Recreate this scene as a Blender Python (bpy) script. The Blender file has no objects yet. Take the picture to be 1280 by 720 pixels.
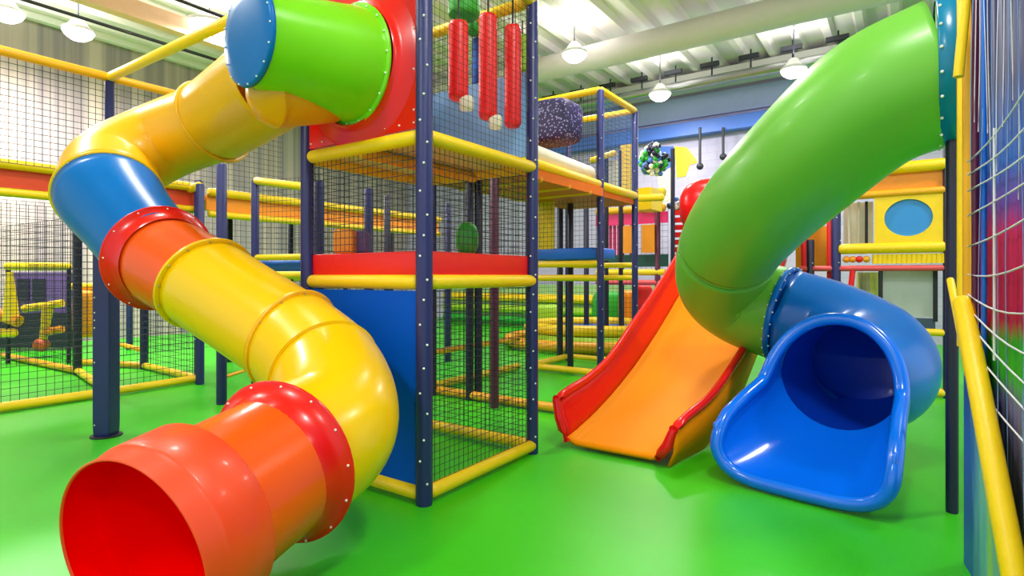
import bpy, math, random
from mathutils import Vector, Matrix
random.seed(7)
C = bpy.context.scene.collection
S = bpy.context.scene
PI = math.pi

# ---------------------------------------------------------------- camera, world, exposure
F = 713.0; HY = 345.0; CH = 1.5
cam_d = bpy.data.cameras.new('camera'); cam = bpy.data.objects.new('camera', cam_d); C.objects.link(cam)
cam.location = (0, 0, CH); cam.rotation_euler = (PI/2, 0, 0)
cam_d.sensor_width = 36.0; cam_d.lens = 36.0*F/1280.0
cam_d.shift_y = -(360-HY)/1280.0
cam_d.clip_start = 0.05
S.camera = cam
S.view_settings.view_transform = 'Standard'; S.view_settings.look = 'None'
S.view_settings.exposure = 0.0; S.view_settings.gamma = 1.0
S.view_settings.use_curve_mapping = False
LAMP_POWER = 135.0
w = bpy.data.worlds.new('hall_fill'); S.world = w; w.use_nodes = True  # added even ambient fill, reaching in through the open sides
bg = w.node_tree.nodes['Background']; bg.inputs[0].default_value = (1.0, 0.98, 0.95, 1); bg.inputs[1].default_value = 1.05

# ---------------------------------------------------------------- frame of the hall: u runs to the back right, v to the back left
U = Vector((0.567, 0.823, 0)).normalized(); V = Vector((-U.y, U.x, 0))
UP = Vector((0, 0, 1))
def W(a, b, z=0.0): return U*a + V*b + UP*z
def at(px, py, Y): return Vector(((px-640)/F*Y, Y, CH-(py-HY)/F*Y))
def gnd(px, Y, z=0.0): return Vector(((px-640)/F*Y, Y, z))
def AB(p): return (p.dot(U), p.dot(V))

# ---------------------------------------------------------------- materials
def lin(c):
    c = c/255.0
    return c/12.92 if c <= 0.04045 else ((c+0.055)/1.055)**2.4
def rgb(r, g, b): return (lin(r), lin(g), lin(b), 1)
MATS = {}
def mat(name, col, rough=0.4, var=0.06, scale=8.0, bump=0.0, bscale=60.0, coat=0.0, spec=0.5, metal=0.0):
    if name in MATS: return MATS[name]
    m = bpy.data.materials.new(name); m.use_nodes = True; nt = m.node_tree
    b = nt.nodes['Principled BSDF']; b.inputs['Roughness'].default_value = rough
    b.inputs['Metallic'].default_value = metal
    b.inputs['Specular IOR Level'].default_value = spec
    b.inputs['Coat Weight'].default_value = coat; b.inputs['Coat Roughness'].default_value = 0.12
    tc = nt.nodes.new('ShaderNodeTexCoord')
    n = nt.nodes.new('ShaderNodeTexNoise'); n.inputs['Scale'].default_value = scale; n.inputs['Detail'].default_value = 3
    nt.links.new(tc.outputs['Object'], n.inputs['Vector'])
    r = nt.nodes.new('ShaderNodeMapRange')
    r.inputs['To Min'].default_value = 1-var; r.inputs['To Max'].default_value = 1+var
    nt.links.new(n.outputs['Fac'], r.inputs['Value'])
    mx = nt.nodes.new('ShaderNodeVectorMath'); mx.operation = 'SCALE'; mx.inputs[0].default_value = col[:3]
    nt.links.new(r.outputs['Result'], mx.inputs['Scale'])
    nt.links.new(mx.outputs['Vector'], b.inputs['Base Color'])
    if bump:
        n2 = nt.nodes.new('ShaderNodeTexNoise'); n2.inputs['Scale'].default_value = bscale
        nt.links.new(tc.outputs['Object'], n2.inputs['Vector'])
        bp = nt.nodes.new('ShaderNodeBump'); bp.inputs['Strength'].default_value = bump; bp.inputs['Distance'].default_value = 0.01
        nt.links.new(n2.outputs['Fac'], bp.inputs['Height']); nt.links.new(bp.outputs['Normal'], b.inputs['Normal'])
    MATS[name] = m; return m
def plastic(name, r, g, b, rough=0.26, coat=0.12): return mat(name, rgb(r, g, b), rough, 0.03, 3.0, coat=coat, spec=0.38)
def vinyl(name, r, g, b): return mat(name, rgb(r, g, b), 0.42, 0.07, 10.0, 0.15, 45.0)
def emit(name, col, s):
    m = bpy.data.materials.new(name); m.use_nodes = True; nt = m.node_tree
    for n in list(nt.nodes): nt.nodes.remove(n)
    o = nt.nodes.new('ShaderNodeOutputMaterial'); e = nt.nodes.new('ShaderNodeEmission')
    e.inputs[0].default_value = col; e.inputs[1].default_value = s
    nt.links.new(e.outputs[0], o.inputs[0]); return m

M = dict(
 red=plastic('red_plastic', 232, 16, 14), orange=plastic('orange_red_plastic', 250, 86, 14), coral=plastic('coral_red_plastic', 244, 70, 30, 0.4),
 yellow=plastic('yellow_plastic', 248, 194, 4), amber=plastic('amber_yellow_plastic', 242, 176, 12, 0.32), amber2=plastic('deep_amber_plastic', 244, 160, 8, 0.35),
 blue=mat('sky_blue_plastic', rgb(0, 106, 190), .3, .02, 3.0, spec=.2), lime=plastic('lime_green_plastic', 124, 214, 22), green=plastic('green_plastic', 112, 188, 66, 0.36, .06),
 cobalt=plastic('cobalt_blue_plastic', 4, 112, 250, 0.2, 0.4), cobalt_body=plastic('blue_elbow_plastic', 0, 108, 214, 0.3), teal=plastic('teal_plastic', 0, 120, 170),
 slide_orange=mat('slide_orange_plastic', rgb(240, 140, 0), .5, .02, 3.0, spec=.08), slide_red=plastic('slide_red_plastic', 234, 12, 22),
 v_yellow=vinyl('yellow_vinyl_padding', 250, 206, 18), v_amber=vinyl('amber_vinyl_padding', 240, 168, 24), v_navy=vinyl('navy_vinyl_padding', 32, 38, 104),
 v_dark=vinyl('dark_blue_padding', 20, 22, 58), v_red=vinyl('red_vinyl', 238, 22, 24), v_blue=vinyl('blue_vinyl', 8, 100, 216), v_panel=mat('blue_panel_vinyl', rgb(0, 86, 214), .5, .03, spec=.08),
 v_orange=vinyl('orange_vinyl', 244, 148, 20), v_green=vinyl('green_vinyl', 44, 170, 52), v_lime=vinyl('lime_vinyl', 160, 205, 40), v_purple=vinyl('purple_vinyl', 104, 76, 150),
 v_pink=vinyl('pink_vinyl', 226, 40, 120), v_cream=vinyl('cream_vinyl', 226, 218, 200), v_plum=vinyl('plum_padding', 92, 22, 66), v_rail=vinyl('pink_red_rail', 226, 80, 88),
 net=mat('black_netting', rgb(46, 44, 56), 0.8), netw=mat('white_rope', rgb(222, 218, 236), 0.7), netb=mat('blue_netting', rgb(70, 110, 190), 0.8),
 ropeb=mat('pale_blue_rope', rgb(120, 150, 216), 0.7), white=mat('white_plastic', rgb(240, 240, 240), 0.35), steel=mat('steel', rgb(170, 172, 176), 0.3, metal=0.9), dark=mat('dark_metal', rgb(34, 36, 46), 0.5),
 beige=mat('beige_deck', rgb(214, 200, 176), 0.6), tan=mat('tan_wood', rgb(200, 146, 84), 0.55, 0.12, 14.0), grey=mat('grey_board', rgb(186, 192, 200), 0.6, 0.08, 6.0),
 duct=mat('painted_beam', rgb(216, 210, 212), 0.5, 0.04), band=mat('pale_blue_paint', rgb(160, 176, 226), 0.6), band2=mat('blue_paint', rgb(74, 118, 214), 0.5), lilac=mat('lilac_paint', rgb(214, 212, 232), 0.7),
)

def mixmat(name, cols, pos, axis='z', lo=0, hi=1, rough=0.5, streak=0.0, sscale=(30, 30, 1)):
    """colour bands along an object axis, broken up by streaky noise"""
    m = bpy.data.materials.new(name); m.use_nodes = True; nt = m.node_tree
    b = nt.nodes['Principled BSDF']; b.inputs['Roughness'].default_value = rough
    tc = nt.nodes.new('ShaderNodeTexCoord'); sp = nt.nodes.new('ShaderNodeSeparateXYZ'); nt.links.new(tc.outputs['Object'], sp.inputs[0])
    mp = nt.nodes.new('ShaderNodeMapping'); mp.inputs['Scale'].default_value = sscale; nt.links.new(tc.outputs['Object'], mp.inputs[0])
    n = nt.nodes.new('ShaderNodeTexNoise'); n.inputs['Scale'].default_value = 1.0; n.inputs['Detail'].default_value = 4; nt.links.new(mp.outputs[0], n.inputs['Vector'])
    mr = nt.nodes.new('ShaderNodeMapRange'); mr.inputs['From Min'].default_value = lo; mr.inputs['From Max'].default_value = hi
    nt.links.new(sp.outputs['XYZ'.index(axis.upper())], mr.inputs['Value'])
    ad = nt.nodes.new('ShaderNodeMath'); ad.operation = 'MULTIPLY_ADD'; nt.links.new(n.outputs['Fac'], ad.inputs[0]); ad.inputs[1].default_value = streak
    sb = nt.nodes.new('ShaderNodeMath'); sb.operation = 'SUBTRACT'; nt.links.new(mr.outputs[0], sb.inputs[0]); sb.inputs[1].default_value = streak*0.5
    nt.links.new(sb.outputs[0], ad.inputs[2])
    cr = nt.nodes.new('ShaderNodeValToRGB'); cr.color_ramp.interpolation = 'CONSTANT' if streak == 0 else 'LINEAR'
    e = cr.color_ramp.elements
    e[0].position = pos[0]; e[0].color = cols[0]; e[1].position = pos[1]; e[1].color = cols[1]
    for p, c in zip(pos[2:], cols[2:]): q = e.new(p); q.color = c
    nt.links.new(ad.outputs[0], cr.inputs[0]); nt.links.new(cr.outputs[0], b.inputs['Base Color'])
    return m

# ---------------------------------------------------------------- mesh builder
def basis(d):
    d = d.normalized(); h = UP if abs(d.z) < 0.95 else Vector((1, 0, 0))
    x = d.cross(h).normalized(); y = x.cross(d).normalized(); return x, y, d
class MB:
    def __init__(s): s.v = []; s.f = []; s.sm = []
    def add(s, vs, fs, smooth=False):
        o = len(s.v); s.v += [tuple(p) for p in vs]; s.f += [tuple(i+o for i in f) for f in fs]; s.sm += [smooth]*len(fs); return s
    def cyl(s, p, q, r, r2=None, n=14, caps=True, smooth=True):
        r2 = r if r2 is None else r2
        x, y, d = basis(q-p); vs = []
        for c, rr in ((p, r), (q, r2)):
            for i in range(n):
                t = 2*PI*i/n; vs.append(c + x*(rr*math.cos(t)) + y*(rr*math.sin(t)))
        s.add(vs, [(i, (i+1) % n, n+(i+1) % n, n+i) for i in range(n)], smooth)
        if caps: s.add(vs, [tuple(range(n-1, -1, -1)), tuple(range(n, 2*n))], False)
        return s
    def pad(s, p, q, r, n=14):
        """foam-padded bar with softly rounded ends"""
        d = (q-p); L = d.length; d = d.normalized(); e = min(r*0.5, L*0.2)
        prof = [(0, r*0.55), (e*0.35, r*0.86), (e, r), (L-e, r), (L-e*0.35, r*0.86), (L, r*0.55)]
        return s.lathe(p, d, prof, n, True)
    def lathe(s, p, d, prof, n=24, caps=False, smooth=True):
        x, y, d = basis(d); vs = []
        for t, r in prof:
            for i in range(n):
                a = 2*PI*i/n; vs.append(p + d*t + x*(r*math.cos(a)) + y*(r*math.sin(a)))
        k = len(prof)
        s.add(vs, [(j*n+i, j*n+(i+1) % n, (j+1)*n+(i+1) % n, (j+1)*n+i) for j in range(k-1) for i in range(n)], smooth)
        if caps: s.add(vs, [tuple(range(n-1, -1, -1)), tuple(range((k-1)*n, k*n))], False)
        return s
    def obox(s, c, ex, ey, ez, sm=False):
        """box from centre and three half-extent vectors"""
        vs = [c+ex*i+ey*j+ez*k for k in (-1, 1) for j in (-1, 1) for i in (-1, 1)]
        return s.add(vs, [(0, 2, 3, 1), (4, 5, 7, 6), (0, 1, 5, 4), (2, 6, 7, 3), (0, 4, 6, 2), (1, 3, 7, 5)], sm)
    def hbox(s, a0, a1, b0, b1, z0, z1):
        return s.obox(W((a0+a1)/2, (b0+b1)/2, (z0+z1)/2), U*((a1-a0)/2), V*((b1-b0)/2), UP*((z1-z0)/2))
    def rbox(s, c, ex, ey, ez, k=0.25, n=4):
        """soft box: superellipsoid"""
        vs = []; fs = []; nu, nv = 8*n//2*2, 4*n
        def sp(x): return math.copysign(abs(x)**k, x)
        for j in range(nv+1):
            ph = -PI/2+PI*j/nv
            for i in range(nu):
                th = 2*PI*i/nu
                vs.append(c+ex*(sp(math.cos(ph))*sp(math.cos(th)))+ey*(sp(math.cos(ph))*sp(math.sin(th)))+ez*sp(math.sin(ph)))
        for j in range(nv):
            for i in range(nu): fs.append((j*nu+i, j*nu+(i+1) % nu, (j+1)*nu+(i+1) % nu, (j+1)*nu+i))
        return s.add(vs, fs, True)
    def ball(s, c, r, n=10): return s.rbox(c, Vector((r, 0, 0)), Vector((0, r, 0)), Vector((0, 0, r)), 1.0, max(2, n//4))
    def net(s, o, e1, e2, cell=0.05, t=0.0035, n=3):
        """knotted square mesh spanning a parallelogram"""
        L1, L2 = e1.length, e2.length; k1, k2 = max(1, round(L1/cell)), max(1, round(L2/cell))
        nrm = e1.cross(e2).normalized()
        def strip(p, q):
            x, y, d = basis(q-p); vs = []
            for c in (p, q):
                for i in range(n): a = 2*PI*i/n; vs.append(c+x*(t*math.cos(a))+y*(t*math.sin(a)))
            s.add(vs, [(i, (i+1) % n, n+(i+1) % n, n+i) for i in range(n)], False)
        for i in range(k1+1): strip(o+e1*(i/k1), o+e1*(i/k1)+e2)
        for j in range(k2+1): strip(o+e2*(j/k2), o+e2*(j/k2)+e1)
        return s
    def build(s, name, m, parent=None, solid=0.0, bevel=0.0, offset=-1):
        me = bpy.data.meshes.new(name); me.from_pydata(s.v, [], s.f); me.update()
        me.polygons.foreach_set('use_smooth', s.sm)
        o = bpy.data.objects.new(name, me); C.objects.link(o)
        me.materials.append(m)
        if parent is not None:
            o.parent = parent
            inv = Matrix.Translation(-parent.location)          # parents never rotate here: keep parts in the parent's frame
            me.transform(inv)
        if solid:
            k = o.modifiers.new('thickness', 'SOLIDIFY'); k.thickness = solid; k.offset = offset
        if bevel:
            k = o.modifiers.new('bevel', 'BEVEL'); k.width = bevel; k.segments = 2; k.limit_method = 'ANGLE'; k.angle_limit = 0.6
        return o
def thing(name, label, cat, loc=(0, 0, 0), group=None):
    o = bpy.data.objects.new(name, None); C.objects.link(o); o.location = loc; o.empty_display_size = 0.1
    o['label'] = label; o['category'] = cat
    if group: o['group'] = group
    return o
def tag(o, label, cat, group=None, kind=None):
    if label: o['label'] = label
    if cat: o['category'] = cat
    if group: o['group'] = group
    if kind: o['kind'] = kind
    return o
def struct(o, label=None, cat=None):
    o['kind'] = 'structure'
    if label: o['label'] = label
    if cat: o['category'] = cat
    return o
def base_mesh(o):
    """move a single-mesh thing's origin to the foot of its mesh"""
    me = o.data; c = Vector((0, 0, 0)); n = len(me.vertices)
    zs = min(v.co.z for v in me.vertices)
    for v in me.vertices: c += v.co
    c /= n; c.z = zs; me.transform(Matrix.Translation(-c)); o.location = c; return o
BOLT = {}
def bolts(parent, c, d, r, n, m='white', size=0.009, ph=0.0, name='bolt', key=None):
    """round-headed bolts around a flange, one object each, shared mesh"""
    k = (m, size)
    if k not in BOLT:
        mb = MB(); mb.ball(Vector((0, 0, 0)), size, 8); me = bpy.data.meshes.new(name); me.from_pydata(mb.v, [], mb.f)
        me.polygons.foreach_set('use_smooth', [True]*len(mb.f)); me.materials.append(M[m]); BOLT[k] = me
    x, y, d = basis(d)
    for i in range(n):
        a = 2*PI*(i+ph)/n; o = bpy.data.objects.new(name, BOLT[k]); C.objects.link(o); o.parent = parent
        base = parent.parent.location if parent.parent else parent.location
        o.location = c + x*(r*math.cos(a)) + y*(r*math.sin(a)) - base
def ties(post, p, z0, z1, step, r, side):
    """white cable ties up a post"""
    k = ('white', 0.008)
    bolts(post, Vector((0, 0, -50)), UP, 0.0, 0)
    if k not in BOLT:
        mb = MB(); mb.ball(Vector((0, 0, 0)), 0.008, 8); me = bpy.data.meshes.new('cable_tie'); me.from_pydata(mb.v, [], mb.f); me.materials.append(M['white']); BOLT[k] = me
    z = z0; j = 0
    while z < z1:
        o = bpy.data.objects.new('cable_tie', BOLT[k]); C.objects.link(o); o.parent = post
        base = post.parent.location if post.parent else post.location
        a = side + (0.5 if j % 3 == 0 else -0.35 if j % 3 == 1 else 0.1)
        o.location = Vector((p.x, p.y, z)) + Vector((math.cos(a), math.sin(a), 0))*r - base
        z += step*(0.8+0.4*random.random()); j += 1

def spline(P, k=10):
    """Catmull-Rom through tuples (x, y, z, r)"""
    P = [Vector(p) if False else tuple(p) for p in P]; out = []
    Q = [tuple(2*P[0][i]-P[1][i] for i in range(4))] + P + [tuple(2*P[-1][i]-P[-2][i] for i in range(4))]
    for j in range(1, len(Q)-2):
        for s_ in range(k):
            t = s_/k
            out.append(tuple(0.5*((2*Q[j][i])+(-Q[j-1][i]+Q[j+1][i])*t+(2*Q[j-1][i]-5*Q[j][i]+4*Q[j+1][i]-Q[j+2][i])*t*t+(-Q[j-1][i]+3*Q[j][i]-3*Q[j+1][i]+Q[j+2][i])*t**3) for i in range(4)))
    out.append(P[-1]); return out
def sweep(mb, path, n=40, d0=None, d1=None, caps=False):
    pts = [Vector(p[:3]) for p in path]; N = len(pts); T = []
    for i in range(N):
        if i == 0: t = d0 if d0 else pts[1]-pts[0]
        elif i == N-1: t = d1 if d1 else pts[-1]-pts[-2]
        else: t = pts[i+1]-pts[i-1]
        T.append(t.normalized())
    if d0: # ease the end planes into the bend
        for i in range(1, min(4, N-1)): T[i] = T[i].lerp(T[0], 0.75-0.22*i).normalized()
    if d1:
        for i in range(1, min(4, N-1)): T[N-1-i] = T[N-1-i].lerp(T[N-1], 0.75-0.22*i).normalized()
    x, y, _ = basis(T[0]); vs = []
    for i in range(N):
        if i:
            x = (x - T[i]*x.dot(T[i])).normalized(); y = T[i].cross(x)
        r = path[i][3]
        for k in range(n):
            a = 2*PI*k/n; vs.append(pts[i]+x*(r*math.cos(a))+y*(r*math.sin(a)))
    mb.add(vs, [(i*n+k, i*n+(k+1) % n, (i+1)*n+(k+1) % n, (i+1)*n+k) for i in range(N-1) for k in range(n)], True)
    if caps: mb.add(vs, [tuple(range(n)), tuple(range((N-1)*n, N*n))])
    return mb
def ring(c, d, ri, ro, th=0.022, n=48):
    mb = MB(); d = d.normalized()
    mb.lathe(c, d, [(-th/2, ri), (-th/2, ro-0.004), (-th/2+0.005, ro), (th/2-0.005, ro), (th/2, ro-0.004), (th/2, ri), (-th/2, ri)], n, False, True)
    return mb

# ================================================================= STRUCTURE OF THE HALL
A0, A1, B0, B1 = -6.0, 15.5, -9.0, 15.5
ZC = 7.0
fm = bpy.data.materials.new('green_rubber_floor'); fm.use_nodes = True; nt = fm.node_tree
b = nt.nodes['Principled BSDF']; b.inputs['Roughness'].default_value = 0.38; b.inputs['Specular IOR Level'].default_value = 0.45
tc = nt.nodes.new('ShaderNodeTexCoord'); n1 = nt.nodes.new('ShaderNodeTexNoise'); n1.inputs['Scale'].default_value = 0.5; n1.inputs['Detail'].default_value = 5
nt.links.new(tc.outputs['Object'], n1.inputs['Vector'])
cr = nt.nodes.new('ShaderNodeValToRGB'); cr.color_ramp.elements[0].color = rgb(48, 180, 10); cr.color_ramp.elements[1].color = rgb(66, 194, 20)
cr.color_ramp.elements[0].position = 0.35; cr.color_ramp.elements[1].position = 0.65
nt.links.new(n1.outputs['Fac'], cr.inputs[0]); nt.links.new(cr.outputs[0], b.inputs['Base Color'])
n2 = nt.nodes.new('ShaderNodeTexNoise'); n2.inputs['Scale'].default_value = 90; nt.links.new(tc.outputs['Object'], n2.inputs['Vector'])
bp = nt.nodes.new('ShaderNodeBump'); bp.inputs['Strength'].default_value = 0.06; nt.links.new(n2.outputs['Fac'], bp.inputs['Height']); nt.links.new(bp.outputs[0], b.inputs['Normal'])
struct(MB().hbox(A0, A1, B0, B1, -0.2, 0.0).build('floor', fm))

# corrugated roof deck, ribs running along u
deck = MB(); prof = []; bb = B0; per = 0.62
while bb < B1:
    prof += [(bb, ZC), (bb+0.36, ZC), (bb+0.42, ZC-0.13), (bb+0.56, ZC-0.13)]; bb += per
vs = [W(A0, q[0], q[1]) for q in prof] + [W(A1, q[0], q[1]) for q in prof]; k = len(prof)
deck.add(vs, [(i, i+1, k+i+1, k+i) for i in range(k-1)])
deck.hbox(A0, A1, B0, B1, ZC+0.05, ZC+0.15)
struct(deck.build('ceiling', mat('roof_deck_paint', rgb(228, 222, 216), 0.6, 0.05, 1.5)))

# walls
bm_ = bpy.data.materials.new('lilac_block_wall'); bm_.use_nodes = True; nt = bm_.node_tree; b = nt.nodes['Principled BSDF']; b.inputs['Roughness'].default_value = 0.7
tc = nt.nodes.new('ShaderNodeTexCoord'); br = nt.nodes.new('ShaderNodeTexBrick'); br.inputs['Scale'].default_value = 1.2
br.inputs['Color1'].default_value = rgb(190, 184, 214); br.inputs['Color2'].default_value = rgb(180, 176, 208); br.inputs['Mortar'].default_value = rgb(166, 164, 198); br.inputs['Mortar Size'].default_value = 0.008
mp = nt.nodes.new('ShaderNodeMapping'); mp.inputs['Rotation'].default_value = (PI/2, 0, 0)
nt.links.new(tc.outputs['Object'], mp.inputs[0]); nt.links.new(mp.outputs[0], br.inputs['Vector']); nt.links.new(br.outputs['Color'], b.inputs['Base Color'])
struct(MB().hbox(A1, A1+0.2, B0, B1, 0, ZC+0.15).build('wall_back', bm_))
lw = mixmat('striped_left_wall', [rgb(168, 150, 152), rgb(204, 186, 180), rgb(156, 144, 152), rgb(214, 196, 186)], [0.3, 0.45, 0.55, 0.7], 'z', -300, 300, 0.7, 1.0, (1.8, 1.8, 0.02))
struct(MB().hbox(A0, A1, B1, B1+0.2, 0, ZC+0.15).build('wall_left', lw))
# painted bands, beams and pipes at the top of the back wall
struct(MB().hbox(A1-0.10, A1, B0, B1, 5.75, 6.35).build('trim_1', M['band']), 'pale blue painted band high on the back wall', 'wall band')
struct(MB().hbox(A1-0.35, A1-0.05, B0, B1, 5.25, 5.6).build('trim_2', M['band2']), 'blue painted steel beam along the back wall', 'beam')
struct(MB().hbox(A1-0.5, A1-0.2, B0, B1, 6.4, 6.82).build('trim_3', M['duct']), 'pale steel beam at the top of the back wall', 'beam')
struct(MB().cyl(W(14.3, B0, 6.3), W(14.3, B1, 6.3), 0.12, n=16).build('trim_4', M['steel']), 'grey service pipe running under the roof deck', 'pipe')
struct(MB().cyl(W(11.6, B0, 6.42), W(11.6, B1, 6.42), 0.28, n=28).build('trim_5', M['duct']), 'broad round cream duct crossing under the roof', 'duct')
struct(MB().hbox(A0, A1, 10.65, 10.87, 5.85, 6.15).build('trim_7', mat('peach_beam', rgb(236, 196, 160), 0.55)), 'peach coloured roof beam on the left', 'beam')
mb = MB()
for i in range(22):
    mb.cyl(W(14.3, -6+i*0.9, 6.4), W(14.3, -6+i*0.9, 6.86), 0.02, n=6); mb.obox(W(14.1, -6+i*0.9, 6.62), U*.05, V*.22, UP*.05)
struct(mb.build('trim_8', M['dark']), 'row of thin pipe hangers under the roof', 'pipe hangers')
mb = MB()
for bb in (10.4, 11.2, 12.6): mb.cyl(W(A0, bb, 6.3), W(A1-0.6, bb, 6.3), 0.035, n=8)
struct(mb.build('trim_9', M['dark']), 'dark cable trays under the left part of the roof', 'cable tray')

# ================================================================= LAMPS
lamp_m = emit('lamp_glass', (1, 0.98, 0.94, 1), 14.0)
CEILING_FILL = 27.0
def lamp(p, label, r=0.26, power=LAMP_POWER, drop=None):
    t = thing('high_bay_light', label, 'ceiling light', p, 'high bay lights under the roof')
    top = (drop if drop else ZC-0.13) - p.z
    mb = MB(); mb.lathe(p, UP, [(0.0, r), (0.05, r*1.02), (0.10, r*0.7), (0.22, r*0.42), (0.26, r*0.2), (0.27, 0.0)], 20)
    mb.build('housing', M['white'], t)
    mb = MB(); mb.lathe(p, UP, [(-0.16, 0.0), (-0.14, r*0.5), (-0.07, r*0.85), (0.005, r*0.99)], 20)
    mb.build('diffuser', lamp_m, t)
    MB().cyl(p+UP*0.25, p+UP*top, 0.012, n=6).build('hanger', M['dark'], t)
    ld = bpy.data.lights.new('lamp_light', 'AREA'); ld.shape = 'DISK'; ld.size = 0.7; ld.energy = power; ld.color = (1, 0.97, 0.92)
    lo = bpy.data.objects.new('lamp_light', ld); C.objects.link(lo); lo.parent = t; lo.location = (0, 0, -0.20)
    ud = bpy.data.lights.new('ceiling_fill', 'AREA'); ud.shape = 'DISK'; ud.size = 0.6; ud.energy = power*CEILING_FILL/LAMP_POWER; ud.color = (1, 0.98, 0.95)  # extra upward fill, added to brighten the roof deck
    uo = bpy.data.objects.new('ceiling_fill', ud); C.objects.link(uo); uo.parent = t; uo.location = (0, 0, 0.35); uo.rotation_euler = (PI, 0, 0)
ZL = 6.15
def lz(px, py, z=ZL): Y = F*(z-CH)/(HY-py); return at(px, py, Y)
lamp(lz(718, 68), 'round high bay light glowing right of the tall tower, under the cream beam')
lamp(lz(992, 88, 5.9), 'high bay light glowing above the green tube near the back wall')
lamp(lz(825, 118, 5.9), 'high bay light glowing low over the yellow roof rails')
lamp(lz(262, 34), 'large bright high bay light beside the blue end of the green tube', 0.42, 420)
lamp(lz(90, 106), 'high bay light seen through the netting on the left', 0.28, 400)
lamp(lz(8, 16), 'high bay light at the left edge of the picture', 0.26, 420)
lamp(lz(98, 40), 'high bay light glowing near the peach beam')
for a, b_ in ((-2, -3), (-2, 3), (2.2, 0), (3.0, 5.2), (6.8, -2.5), (1.0, 8.5), (7.5, 3.0)):  # unseen lamps, added only to light the hall
    lamp(W(a, b_, ZL), 'unseen high bay light added above the view to light the hall')

# ================================================================= PARTS SHARED BY ALL FRAMES
def post(parent, p, z1, m='v_navy', r=0.05, z0=0.0, tie=None, label=None):
    mb = MB(); mb.lathe(Vector((p.x, p.y, z0)), UP, [(0, r*0.96), (0.02, r), (z1-z0-0.02, r), (z1-z0, r*0.8)], 14, True)
    o = mb.build('post', M[m], parent)
    if tie: ties(o, p, z0+0.15, z1-0.1, tie, r, -PI/2)
    if label: o['label'] = label
    return o
def beam(parent, p, q, r=0.05, m='v_yellow', name='padded_beam', label=None):
    o = MB().pad(p, q, r).build(name, M[m], parent)
    if label: o['label'] = label
    return o
def netp(parent, o, e1, e2, cell=0.05, t=0.0028, m='net', name='safety_net', label=None):
    q = MB().net(o, e1, e2, cell, t).build(name, M[m], parent)
    if label: q['label'] = label
    return q

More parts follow.
